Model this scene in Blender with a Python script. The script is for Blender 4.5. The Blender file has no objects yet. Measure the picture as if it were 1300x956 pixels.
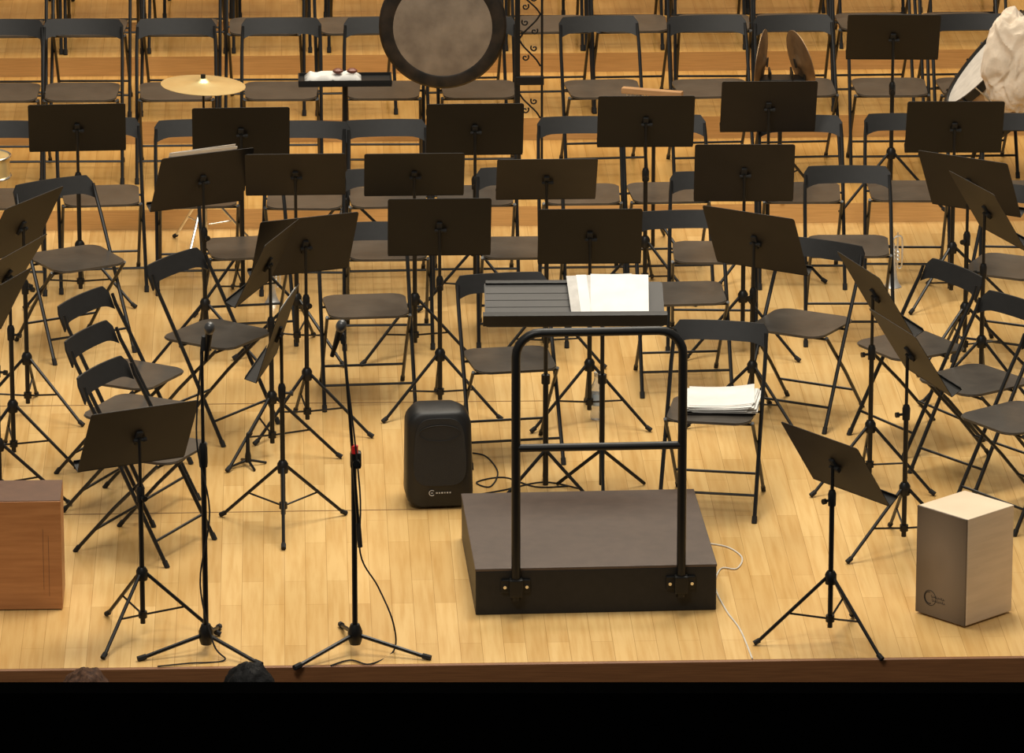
import bpy, bmesh, math, random
from mathutils import Vector, Matrix, noise
random.seed(4)
S=bpy.context.scene
C=S.collection
PI=math.pi
R=math.radians
S.view_settings.view_transform='Standard'
# ---------------- camera model
F=7500.0; PITCH=R(16.8); YAW=R(2.2); H=7.9
hd=H/math.tan(PITCH)
CAM=Vector((-hd*math.sin(YAW),-hd*math.cos(YAW),H))
FW=Vector((math.sin(YAW)*math.cos(PITCH),math.cos(YAW)*math.cos(PITCH),-math.sin(PITCH)))
RT=Vector((math.cos(YAW),-math.sin(YAW),0))
UP=RT.cross(FW)
def ray(px,py): return FW+RT*((px-650)/F)+UP*((478-py)/F)
def at_z(px,py,z=0):
    d=ray(px,py); return CAM+d*((z-CAM.z)/d.z)
def at_Y(px,py,Y):
    d=ray(px,py); return CAM+d*((Y-CAM.y)/d.y)
def at_D(px,py,D): return CAM+ray(px,py)*D
cd=bpy.data.cameras.new('camera'); cam=bpy.data.objects.new('camera',cd); C.objects.link(cam)
cam.location=CAM; cam.rotation_euler=FW.to_track_quat('-Z','Y').to_euler()
cd.sensor_width=36; cd.lens=F/1300*36; cd.clip_end=200; S.camera=cam
# ---------------- materials
def mat(name,col,rough=.5,metal=0,col2=None,scale=20,bump=0,bscale=60,spec=.5,stretch=None,trans=0,sheen=0):
    m=bpy.data.materials.new(name); m.use_nodes=True; n=m.node_tree.nodes; l=m.node_tree.links
    b=n['Principled BSDF']; b.inputs['Roughness'].default_value=rough; b.inputs['Metallic'].default_value=metal
    b.inputs['Specular IOR Level'].default_value=spec
    b.inputs['Transmission Weight'].default_value=trans
    if sheen: b.inputs['Sheen Weight'].default_value=sheen
    tc=n.new('ShaderNodeTexCoord'); mp=n.new('ShaderNodeMapping'); l.new(tc.outputs['Object'],mp.inputs[0])
    if stretch: mp.inputs['Scale'].default_value=stretch
    nz=n.new('ShaderNodeTexNoise'); nz.inputs['Scale'].default_value=scale; nz.inputs['Detail'].default_value=4
    l.new(mp.outputs[0],nz.inputs['Vector'])
    rp=n.new('ShaderNodeValToRGB'); l.new(nz.outputs[0],rp.inputs[0])
    c2=col2 or tuple(c*.82 for c in col)
    rp.color_ramp.elements[0].position=.35; rp.color_ramp.elements[1].position=.65
    rp.color_ramp.elements[0].color=(*c2,1); rp.color_ramp.elements[1].color=(*col,1)
    l.new(rp.outputs[0],b.inputs['Base Color'])
    if bump:
        n2=n.new('ShaderNodeTexNoise'); n2.inputs['Scale'].default_value=bscale; l.new(mp.outputs[0],n2.inputs['Vector'])
        bp=n.new('ShaderNodeBump'); bp.inputs['Strength'].default_value=bump; bp.inputs['Distance'].default_value=.002
        l.new(n2.outputs[0],bp.inputs['Height']); l.new(bp.outputs[0],b.inputs['Normal'])
    return m
def floor_mat(name,c1,c2,tint,rough=.20):
    m=bpy.data.materials.new(name); m.use_nodes=True; n=m.node_tree.nodes; l=m.node_tree.links
    b=n['Principled BSDF']
    g=n.new('ShaderNodeNewGeometry'); mp=n.new('ShaderNodeMapping'); mp.inputs['Rotation'].default_value=(0,0,PI/2)
    l.new(g.outputs['Position'],mp.inputs[0])
    k=n.new('ShaderNodeTexBrick'); k.inputs['Scale'].default_value=1; k.inputs['Brick Width'].default_value=.8
    k.inputs['Row Height'].default_value=.088; k.inputs['Mortar Size'].default_value=.0011; k.inputs['Mortar Smooth'].default_value=.2
    k.inputs['Bias'].default_value=.1; k.offset=.37; k.offset_frequency=2
    k.inputs['Color1'].default_value=(*c1,1); k.inputs['Color2'].default_value=(*c2,1)
    k.inputs['Mortar'].default_value=(c1[0]*.58,c1[1]*.5,c1[2]*.4,1)
    l.new(mp.outputs[0],k.inputs['Vector'])
    mg=n.new('ShaderNodeMapping'); mg.inputs['Scale'].default_value=(38,2.0,1); l.new(g.outputs['Position'],mg.inputs[0])
    ng=n.new('ShaderNodeTexNoise'); ng.inputs['Scale'].default_value=1; ng.inputs['Detail'].default_value=5; l.new(mg.outputs[0],ng.inputs['Vector'])
    rg=n.new('ShaderNodeValToRGB'); l.new(ng.outputs[0],rg.inputs[0])
    rg.color_ramp.elements[0].position=.30; rg.color_ramp.elements[0].color=(.87,.80,.70,1)
    rg.color_ramp.elements[1].position=.58; rg.color_ramp.elements[1].color=(1,1,1,1)
    mx=n.new('ShaderNodeMixRGB'); mx.blend_type='MULTIPLY'; mx.inputs[0].default_value=1
    l.new(k.outputs['Color'],mx.inputs[1]); l.new(rg.outputs[0],mx.inputs[2])
    nb=n.new('ShaderNodeTexNoise'); nb.inputs['Scale'].default_value=1.2; nb.inputs['Detail'].default_value=3; l.new(g.outputs['Position'],nb.inputs['Vector'])
    rb=n.new('ShaderNodeValToRGB'); l.new(nb.outputs[0],rb.inputs[0])
    rb.color_ramp.elements[0].position=.35; rb.color_ramp.elements[0].color=(*tint,1)
    rb.color_ramp.elements[1].position=.65; rb.color_ramp.elements[1].color=(1,1,1,1)
    m2=n.new('ShaderNodeMixRGB'); m2.blend_type='MULTIPLY'; m2.inputs[0].default_value=1
    l.new(mx.outputs[0],m2.inputs[1]); l.new(rb.outputs[0],m2.inputs[2])
    l.new(m2.outputs[0],b.inputs['Base Color'])
    mr=n.new('ShaderNodeMapRange'); mr.inputs['To Min'].default_value=rough*.8; mr.inputs['To Max'].default_value=rough*1.4
    l.new(ng.outputs[0],mr.inputs['Value']); l.new(mr.outputs[0],b.inputs['Roughness']); b.inputs['Specular IOR Level'].default_value=.6
    return m
M={}
M['floor']=floor_mat('oak_floor',(.80,.545,.235),(.66,.425,.165),(.95,.92,.86))
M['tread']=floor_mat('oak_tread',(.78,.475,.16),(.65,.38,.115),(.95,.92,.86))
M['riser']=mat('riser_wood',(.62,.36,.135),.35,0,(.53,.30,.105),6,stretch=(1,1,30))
M['lip']=mat('edge_wood',(.25,.105,.038),.5,0,(.19,.078,.028),6,stretch=(1,1,30))
M['joint']=mat('joint_line',(.25,.14,.05),.6)
M['void']=mat('black_paint',(.0008,.0008,.0008),1,0,spec=0)
M['backwall']=mat('panel_wood',(.55,.34,.14),.5,0,(.45,.26,.10),5,stretch=(1,1,8))
M['chair']=mat('chair_black',(.010,.0098,.0098),.5,0,(.008,.0078,.0078),30,spec=.35)
M['seat']=mat('seat_black',(.065,.056,.046),.28,0,(.045,.039,.033),10,bump=.3,bscale=18)
M['tube']=mat('tube_black',(.007,.007,.007),.36,0,spec=.4)
M['desk']=mat('desk_black',(.007,.0068,.0065),.55,0,(.006,.0058,.0056),8,spec=.28)
M['desklit']=mat('desk_black_lit',(.016,.0132,.011),.55,0,(.0125,.0103,.0086),8,spec=.30)  # same black desk finish, with brownish stage light put into the colour
M['deskg']=mat('desk_grey',(.034,.033,.032),.45,0,(.029,.028,.027),8,spec=.4)
M['pole']=mat('pole_black',(.006,.006,.006),.4,0,spec=.35)
M['rubber']=mat('rubber',(.006,.006,.006),.8)
M['chrome']=mat('chrome',(.8,.8,.8),.2,1)
M['silver']=mat('silver',(.88,.88,.86),.35,.75)
M['paper']=mat('paper',(.71,.695,.66),.8,0,(.65,.635,.605),12)
M['page']=mat('page_edge',(.50,.48,.45),.8)
M['podium']=mat('podium_carpet',(.075,.050,.037),.5,0,(.060,.040,.030),18,bump=.25,bscale=300)
M['podside']=mat('podium_side',(.012,.011,.0105),.5,0,(.009,.0085,.008),30,spec=.35)
M['speaker']=mat('speaker_plastic',(.008,.008,.008),.45,bump=.3,bscale=400,spec=.4)
M['grille']=mat('speaker_grille',(.007,.007,.007),.6,bump=1,bscale=500)
M['gold']=mat('cymbal_brass',(1,.82,.42),.34,.8,(.92,.72,.34),9)
M['dullgold']=mat('old_brass',(.34,.23,.13),.5,.7,(.20,.13,.075),9)
M['gongface']=mat('gong_face',(.25,.20,.15),.5,.3,(.165,.13,.098),9,bump=.6,bscale=30)
M['gongrim']=mat('gong_rim',(.008,.007,.006),.5,.1,(.026,.018,.012),14,spec=.3)
M['cajon']=mat('cajon_brown',(.40,.175,.06),.45,0,(.32,.13,.042),5,stretch=(1,1,12))
M['cajontop']=mat('cajon_top',(.12,.055,.028),.5)
M['birch']=mat('birch',(.74,.59,.42),.5,0,(.67,.53,.37),5,stretch=(1,1,9))
M['barwood']=mat('chime_bar_wood',(.45,.25,.11),.45,0,(.36,.19,.08),8,stretch=(1,9,9))
M['shellwood']=mat('drum_shell_wood',(.40,.26,.14),.4,0,(.30,.19,.10),5,stretch=(1,1,9))
M['towel']=mat('towel',(.68,.57,.45),.95,0,(.56,.47,.365),14,bump=.8,bscale=90,sheen=.2)
M['red']=mat('red_band',(.6,.01,.01),.4)
M['gray']=mat('mic_mesh',(.12,.12,.12),.4,.7)
M['plastic']=mat('clear_plastic',(.93,.96,.98),.05,0,(.93,.96,.98),trans=.75)
M['blue']=mat('label_blue',(.45,.58,.75),.5)
M['hairb']=mat('brown_hair',(.10,.048,.026),.75,0,(.035,.017,.010),60,stretch=(1,1,.2),spec=.2,bump=1,bscale=90)
M['hairk']=mat('black_hair',(.004,.0035,.0035),.7,0,(.0015,.0015,.0015),60,spec=.2,bump=1,bscale=90)
M['skin']=mat('skin',(.5,.28,.19),.5)
M['cloth']=mat('dark_cloth',(.006,.006,.007),.95,bump=.3)
M['white']=mat('white_cable',(.7,.66,.58),.5)
M['maroon']=mat('castanet_wood',(.16,.05,.03),.35)
M['drumhead']=mat('drum_head',(.62,.58,.52),.5)
def sunburst():
    m=bpy.data.materials.new('sunburst_wood'); m.use_nodes=True; n=m.node_tree.nodes; l=m.node_tree.links; b=n['Principled BSDF']
    tc=n.new('ShaderNodeTexCoord'); mp=n.new('ShaderNodeMapping'); l.new(tc.outputs['Object'],mp.inputs[0])
    mp.inputs['Location'].default_value=(0,0,-.25*2.7); mp.inputs['Scale'].default_value=(4.6,0.001,2.7)
    vl=n.new('ShaderNodeVectorMath'); vl.operation='LENGTH'; l.new(mp.outputs[0],vl.inputs[0])
    rp=n.new('ShaderNodeValToRGB'); l.new(vl.outputs['Value'],rp.inputs[0])
    e=rp.color_ramp.elements; e[0].position=.2; e[0].color=(.225,.17,.122,1); e[1].position=.98; e[1].color=(.055,.042,.033,1)
    x=e.new(.62); x.color=(.15,.113,.082,1)
    l.new(rp.outputs[0],b.inputs['Base Color']); b.inputs['Roughness'].default_value=.4
    return m
M['sunburst']=sunburst()
# ---------------- mesh helpers
def V(*a): return Vector(a)
def obj(name,bm,m,parent=None,smooth=False,loc=None,rot=None):
    me=bpy.data.meshes.new(name); bmesh.ops.recalc_face_normals(bm,faces=bm.faces[:]); bm.to_mesh(me); bm.free()
    for x in (m if isinstance(m,list) else [m]): me.materials.append(M[x])
    o=bpy.data.objects.new(name,me); C.objects.link(o)
    if smooth:
        for p in me.polygons: p.use_smooth=True
        try: me.set_sharp_from_angle(angle=R(40))
        except Exception: pass
    if parent: o.parent=parent
    if loc is not None: o.location=loc
    if rot is not None: o.rotation_euler=rot
    return o
def nb(): return bmesh.new()
def box(bm,c,s,rot=None,bev=0,mi=0):
    mt=Matrix.Translation(c)@(rot.to_4x4() if rot else Matrix.Identity(4))@Matrix.Diagonal((*s,1))
    r=bmesh.ops.create_cube(bm,size=1,matrix=mt); vs=r['verts']
    fs=set(f for v in vs for f in v.link_faces)
    for f in fs: f.material_index=mi
    if bev:
        es=set(e for v in vs for e in v.link_edges)
        bmesh.ops.bevel(bm,geom=list(es),offset=bev,segments=2,affect='EDGES',profile=.6)
def tube(bm,pts,r,seg=8,closed=False):
    pts=[Vector(p) for p in pts]; n=len(pts)
    rs=r if isinstance(r,(list,tuple)) else [r]*n
    rings=[]; up=None
    for i in range(n):
        if closed: t=(pts[(i+1)%n]-pts[i-1]).normalized()
        elif i==0: t=(pts[1]-pts[0]).normalized()
        elif i==n-1: t=(pts[-1]-pts[-2]).normalized()
        else: t=((pts[i+1]-pts[i]).normalized()+(pts[i]-pts[i-1]).normalized()).normalized()
        if up is None:
            a=V(0,0,1) if abs(t.z)<.9 else V(1,0,0); up=(a-t*a.dot(t)).normalized()
        else: up=(up-t*up.dot(t)).normalized()
        s=t.cross(up)
        rings.append([bm.verts.new(pts[i]+(up*math.cos(2*PI*k/seg)+s*math.sin(2*PI*k/seg))*rs[i]) for k in range(seg)])
    m=n if closed else n-1
    for i in range(m):
        a=rings[i]; b=rings[(i+1)%n]
        for k in range(seg): bm.faces.new((a[k],a[(k+1)%seg],b[(k+1)%seg],b[k]))
    if not closed:
        bm.faces.new(rings[0][::-1]); bm.faces.new(rings[-1])
def lathe(bm,prof,seg=24,mtx=None,sx=1,sy=1,loop=False):
    mtx=mtx or Matrix.Identity(4); rings=[]
    for r,z in prof:
        if r<1e-5: rings.append([bm.verts.new(mtx@V(0,0,z))])
        else: rings.append([bm.verts.new(mtx@V(r*sx*math.cos(2*PI*k/seg),r*sy*math.sin(2*PI*k/seg),z)) for k in range(seg)])
    pairs=list(zip(rings,rings[1:]))
    if loop: pairs.append((rings[-1],rings[0]))
    for a,b in pairs:
        for k in range(seg):
            k2=(k+1)%seg
            if len(a)==1 and len(b)==1: continue
            if len(a)==1: bm.faces.new((a[0],b[k],b[k2]))
            elif len(b)==1: bm.faces.new((a[k],a[k2],b[0]))
            else: bm.faces.new((a[k],a[k2],b[k2],b[k]))
    if not loop:
        for q in (rings[0],rings[-1]):
            if len(q)>2:
                try: bm.faces.new(q)
                except Exception: pass
def prism(bm,pts,dz,mi=0):
    a=[bm.verts.new(p) for p in pts]; b=[bm.verts.new(Vector(p)+Vector(dz)) for p in pts]; n=len(a)
    f1=bm.faces.new(a); f2=bm.faces.new(b[::-1])
    for i in range(n): bm.faces.new((a[i],a[(i+1)%n],b[(i+1)%n],b[i]))
def rrect(w,h,r,n=5,taper=1):
    out=[]
    for cx,cy,a0 in ((w/2-r,h/2-r,0),(-w/2+r,h/2-r,90),(-w/2+r,-h/2+r,180),(w/2-r,-h/2+r,270)):
        for k in range(n+1):
            a=R(a0+90*k/n); x=cx+r*math.cos(a); y=cy+r*math.sin(a)
            out.append((x*(1-(1-taper)*(y/h+.5)),y))
    return out
def smoothpath(pts,n=6,closed=False):
    pts=[Vector(p) for p in pts]; out=[]
    for i in range(len(pts)-1):
        p0=pts[max(i-1,0)];p1=pts[i];p2=pts[i+1];p3=pts[min(i+2,len(pts)-1)]
        for k in range(n):
            t=k/n
            out.append(.5*((2*p1)+(p2-p0)*t+(2*p0-5*p1+4*p2-p3)*t*t+(3*p1-p0-3*p2+p3)*t*t*t))
    out.append(pts[-1]); return out
def tag(o,label,cat,group=None):
    o['label']=label; o['category']=cat
    if group: o['group']=group
    elif 'group' in o: del o['group']
    return o
def thing(name,label,cat,loc=(0,0,0),rz=0,group=None):
    o=bpy.data.objects.new(name,None); C.objects.link(o); o.empty_display_size=.1
    o.location=loc; o.rotation_euler=(0,0,rz); return tag(o,label,cat,group)
def struct(o): o['kind']='structure'; return o
def dup(root):
    def cp(o,p):
        c=o.copy(); C.objects.link(c); c.parent=p
        for ch in list(o.children): cp(ch,c)
        return c
    return cp(root,None)
ORD=['leftmost','second from left','third from left','fourth from left','fifth from left','sixth from left','seventh from left','eighth from left','ninth from left','tenth from left','eleventh from left','twelfth from left']
# ---------------- setting
yf=at_z(650,841,0).y
XL,XR=-4.5,4.6
pix=[(287,262),(178,150),(92,68),(38,24),(-12,-27)]
tiers=[]; z=0
for pb,pt in pix:
    Y=at_z(650,pb,z).y; z=at_Y(650,pt,Y).z; tiers.append((Y,z))
Yend=tiers[-1][0]+1.6
bm=nb(); prism(bm,[V(XL,yf,0),V(XR,yf,0),V(XR,tiers[0][0],0),V(XL,tiers[0][0],0)],(0,0,-.1))
struct(obj('floor',bm,'floor'))
for i,(Y,zz) in enumerate(tiers):
    Y2=tiers[i+1][0] if i+1<len(tiers) else Yend
    bm=nb(); box(bm,V((XL+XR)/2,(Y+Y2)/2,(zz-.1)/2),(XR-XL,Y2-Y,zz+.1),mi=0)
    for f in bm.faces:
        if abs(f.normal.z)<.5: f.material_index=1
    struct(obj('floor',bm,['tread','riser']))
bm=nb(); box(bm,V((XL+XR)/2,Yend+.05,1.9),(XR-XL,.1,4)); struct(obj('wall_back',bm,'backwall'))
bm=nb(); box(bm,V((XL+XR)/2,yf-.012,-.075),(XR-XL,.024,.15),bev=.003); struct(obj('trim_1',bm,'lip'))
yp=yf-.62
ztop=at_Y(110,849,yp).z; ZH=ztop-1.27
bm=nb(); box(bm,V((XL+XR)/2,yf+.02,(ZH-.15)/2),(XR-XL,.04,-ZH-.15)); struct(obj('wall_front',bm,'void'))
bm=nb(); box(bm,V((XL+XR)/2,yf-2.2,ZH-.05),(XR-XL+2,4.4,.1)); struct(obj('floor',bm,'void'))
a=at_D(-250,866,21.6); b=at_D(1550,866,21.6)
bm=nb(); d=(b-a).normalized(); nrm=V(-d.y,d.x,0)
prism(bm,[a,b,b-nrm*.12,a-nrm*.12],(0,0,ZH-a.z-.02)); struct(obj('wall_front',bm,'void'))
for i,(p0,p1) in enumerate((((-20,516),(700,509)),((-20,655),(585,646)))):
    q0=at_z(*p0);q1=at_z(*p1); bm=nb(); box(bm,(q0+q1)/2+V(0,0,.0008),((q1-q0).length,.006,.0016),Matrix.Rotation(math.atan2((q1-q0).y,(q1-q0).x),3,'Z'))
    struct(obj('trim_%d'%(i+2),bm,'joint'))
# ---------------- folding chair
def make_chair():
    t=thing('folding_chair','x','chair')
    bm=nb(); out=rrect(.385,.375,.06,5,.93)
    top=[V(x,-y-.045,.447) for x,y in out]; prism(bm,top,(0,0,-.011)); bmesh.ops.bevel(bm,geom=[e for e in bm.edges if abs(e.verts[0].co.z-e.verts[1].co.z)<1e-4],offset=.004,segments=2,affect='EDGES')
    obj('seat',bm,'seat',t)
    bm=nb(); nu=18; nv=5; w=.412
    G=[[],[]]
    for i in range(nu+1):
        u=i/nu*2-1; x=u*w/2; e=max(0,abs(u)-.86)/.14
        ztop_=.766-.030*(1-math.sqrt(max(0,1-e*e))); zbot=.688-.026*max(0,(abs(u)-.6)/.4)**2
        for s in (0,1):
            col=[]
            for j in range(nv+1):
                zz=zbot+(ztop_-zbot)*j/nv
                y=.137+(zz-.62)*.42+.022*(1-u*u)+s*.008
                col.append(bm.verts.new((x,y,zz)))
            G[s].append(col)
    for i in range(nu):
        for j in range(nv):
            for s in (0,1):
                g=G[s]; bm.faces.new((g[i][j],g[i+1][j],g[i+1][j+1],g[i][j+1]))
        for j in (0,nv): bm.faces.new((G[0][i][j],G[0][i+1][j],G[1][i+1][j],G[1][i][j]))
    for i in (0,nu):
        for j in range(nv): bm.faces.new((G[0][i][j],G[0][i][j+1],G[1][i][j+1],G[1][i][j]))
    obj('backrest',bm,'chair',t,True)
    for s in (-1,1):
        bm=nb(); tube(bm,[(s*.207,-.215,.012),(s*.204,-.03,.36),(s*.203,.10,.60),(s*.201,.148,.685),(s*.198,.165,.735)],[.0090,.0090,.0090,.0085,.007],8)
        l=obj('leg',bm,'tube',t,True); bm=nb(); tube(bm,[(s*.207,-.222,0),(s*.207,-.208,.028)],.0115,8); obj('foot_cap',bm,'rubber',l,True)
        bm=nb(); tube(bm,[(s*.188,-.17,.432),(s*.188,.04,.22),(s*.188,.225,.012)],.0080,8)
        l=obj('leg',bm,'tube',t,True); bm=nb(); tube(bm,[(s*.188,.235,0),(s*.188,.214,.026)],.0105,8); obj('foot_cap',bm,'rubber',l,True)
    for y,zz,w in ((-.165,.107,.205),(.14,.108,.188)):
        bm=nb(); tube(bm,[(-w,y,zz),(w,y,zz)],.0062,8); obj('stretcher',bm,'tube',t,True)
    for y,w in ((.02,.2),(-.17,.188)):
        bm=nb(); tube(bm,[(-w,y,.425),(w,y,.425)],.006,8); obj('seat_rail',bm,'tube',t,True)
    return t
chair0=make_chair(); used=[0]
def chair(px,py,rz,label,group,z0=0,foot=False):
    if used[0]==0: o=chair0; used[0]=1
    else: o=dup(chair0)
    P=at_z(px,py,z0+(0 if foot else .445)); rz=R(rz)
    off=Matrix.Rotation(rz,3,'Z')@V(0,-.045,0) if not foot else V(0,0,0)
    o.location=(P.x-off.x,P.y-off.y,z0); o.rotation_euler=(0,0,rz)
    tag(o,label,'chair',group); return o
T=[t[1] for t in tiers]
xa=[3,104,224,357,487,607,766,903,1013,1130,1238]
for i,x in enumerate(xa):
    chair(x,114-x*.006+3,random.uniform(-3,3)+1,'black folding chair on the first riser, %s in its row'%ORD[i],'folding chairs on the first riser',T[0])
xz=[12,118,232,338,450,590,700,800,905,1005,1105,1215]
for i,x in enumerate(xz):
    chair(x,137-x*.008,random.uniform(-3,3),'black folding chair on the second riser, %s in its row'%ORD[i],'folding chairs on the second riser',T[1],True)
xy=[30,132,240,345,465,575,690,790,895,1000,1110,1225]
for i,x in enumerate(xy):
    chair(x,58-x*.008,random.uniform(-2,2),'black folding chair on the third riser, %s in its row'%ORD[i],'folding chairs on the third riser',T[2],True)
for i,x in enumerate(xy):
    chair(x+random.uniform(-25,25),14-x*.008,random.uniform(-2,2),'black folding chair at the very top of the view, %s in its row'%ORD[i],'folding chairs on the fourth riser',T[3],True)
g='folding chairs in the row against the lowest riser'
for i,(x,y,rz) in enumerate([(2,252,0),(128,248,4),(252,250,2),(388,252,-4),(492,250,2),(603,248,0),(738,246,0),(848,244,2),(1018,244,-2),(1152,242,-3),(1300,242,-6)]):
    chair(x,y,rz,'black folding chair against the lowest riser, %s in its row'%ORD[i],g)
g='folding chairs of the middle orchestra rows'
for x,y,rz,lb in [
 (97,328,28,'black folding chair angled inward at far left behind the slanted side stands'),
 (313,314,8,'black folding chair between the left tilted stand with papers and its neighbour'),
 (492,316,0,'black folding chair right behind the row of low tilted desks, left of centre'),
 (662,314,0,'black folding chair behind the gap between the two centre desks'),
 (905,320,-4,'black folding chair half hidden behind the upright desk right of centre'),
 (1078,312,-2,'black folding chair with full backrest visible left of the silver trumpet'),
 (1282,338,-28,'black folding chair cut by the right picture edge, above the other edge chairs')]:
    chair(x,y,rz,lb,g)
g='folding chairs of the front orchestra rows'
for x,y,rz,lb in [
 (465,388,4,'black folding chair with its whole seat visible behind the right microphone stand'),
 (868,372,3,'black folding chair behind the conductor desk, right side'),
 (1016,410,-30,'black folding chair turned left behind the chair holding papers'),
 (277,424,54,'black folding chair turned right, directly behind the left microphone'),
 (648,456,8,'black folding chair directly behind the left half of the conductor desk'),
 (905,520,-12,'black folding chair carrying a stack of sheet music beside the podium'),
 (166,475,60,'black folding chair at left, rearmost of three packed side chairs'),
 (176,520,63,'black folding chair at left, middle of three packed side chairs'),
 (194,568,62,'black folding chair at left, nearest of three packed side chairs'),
 (1155,438,-60,'black folding chair at right turned left, rearmost of the side chairs'),
 (1236,482,-54,'black folding chair at right turned left, middle one of the side chairs'),
 (1290,530,-56,'black folding chair at right turned left, nearest above the pale box drum')]:
    chair(x,y,rz,lb,g)
# ---------------- music stand
def tripod(t,zh,zl,rf,m='pole',a0=0,r=.0075,leg='leg'):
    for k in range(3):
        a=R(a0+120*k); c,s=math.cos(a),math.sin(a)
        bm=nb(); tube(bm,[(c*.02,s*.02,zh),(c*rf,s*rf,.012)],r,7)
        l=obj(leg,bm,m,t,True)
        bm=nb(); tube(bm,[(c*.018,s*.018,zl),(c*rf*.55,s*rf*.55,zh+(0.012-zh)*.55)],r*.6,6); obj('brace',bm,m,l,True)
        bm=nb(); tube(bm,[(c*(rf-.012),s*(rf-.012),.022),(c*(rf+.012),s*(rf+.012),.009)],r*1.45,7); obj('rubber_foot',bm,'rubber',l,True)
def make_stand():
    t=thing('music_stand','x','music stand')
    tripod(t,.27,.10,.30,a0=0)
    bm=nb(); tube(bm,[(0,0,.06),(0,0,.60)],.0105,10); obj('pole',bm,'pole',t,True)
    bm=nb(); lathe(bm,[(0,.245),(.022,.245),(.024,.26),(.024,.285),(.015,.30),(0,.30)],12); obj('collar',bm,'pole',t,True)
    bm=nb(); lathe(bm,[(0,.085),(.018,.085),(.018,.112),(0,.112)],12); obj('lower_collar',bm,'pole',t,True)
    bm=nb(); lathe(bm,[(0,.575),(.016,.575),(.017,.625),(.012,.64),(0,.64)],12); tube(bm,[(0,-.01,.6),(0,-.038,.6)],.006,6); tube(bm,[(0,-.034,.6),(0,-.048,.6)],.012,8); obj('clamp',bm,'pole',t,True)
    bm=nb(); tube(bm,[(0,0,-.65),(0,0,0)],.0075,8); u=obj('upper_pole',bm,'pole',t,True)
    bm=nb(); pts=[V(x,.014,y) for x,y in rrect(.465,.33,.012,3)]; prism(bm,pts,(0,.0025,0))
    d=obj('desk',bm,'desk',t)
    bm=nb(); box(bm,V(0,.040,-.1635),(.462,.054,.0025)); box(bm,V(0,.066,-.157),(.462,.0025,.015)); obj('ledge',bm,'desk',d)
    bm=nb(); box(bm,V(0,.008,-.005),(.026,.012,.07),bev=.003); tube(bm,[(-.022,.001,-.01),(.022,.001,-.01)],.0075,8); tube(bm,[(.020,.001,-.01),(.032,.001,-.01)],.010,8); obj('bracket',bm,'rubber',d,True)
    return t
st0=make_stand(); sused=[0]
lit_desk={}
def stand(cx,cy,h,rz,tilt,label,group='music stands of the orchestra',z0=0,brown=False,la=-30):  # brown: black desk in its lighter copy, lighting painted into the colour
    if sused[0]==0: o=st0; sused[0]=1
    else: o=dup(st0)
    P=at_z(cx,cy,z0+h); rz=R(rz)
    o.location=(P.x,P.y,z0); o.rotation_euler=(0,0,rz)
    tag(o,label,'music stand',group)
    for c in o.children:
        if c.name.startswith('leg'): c.rotation_euler.z=R(la)-rz
        if c.name.startswith('upper_pole'): c.location.z=h
        if c.name.startswith('desk'):
            c.location.z=h; c.rotation_euler.x=R(tilt)
            if brown:
                if 'm' not in lit_desk:
                    me=c.data.copy(); me.materials[0]=M['desklit']; lit_desk['m']=me
                c.data=lit_desk['m']
    return Matrix.Translation((P.x,P.y,z0+h))@Matrix.Rotation(rz,4,'Z')@Matrix.Rotation(R(tilt),4,'X')
ms='black music stand '
SM={}
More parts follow.
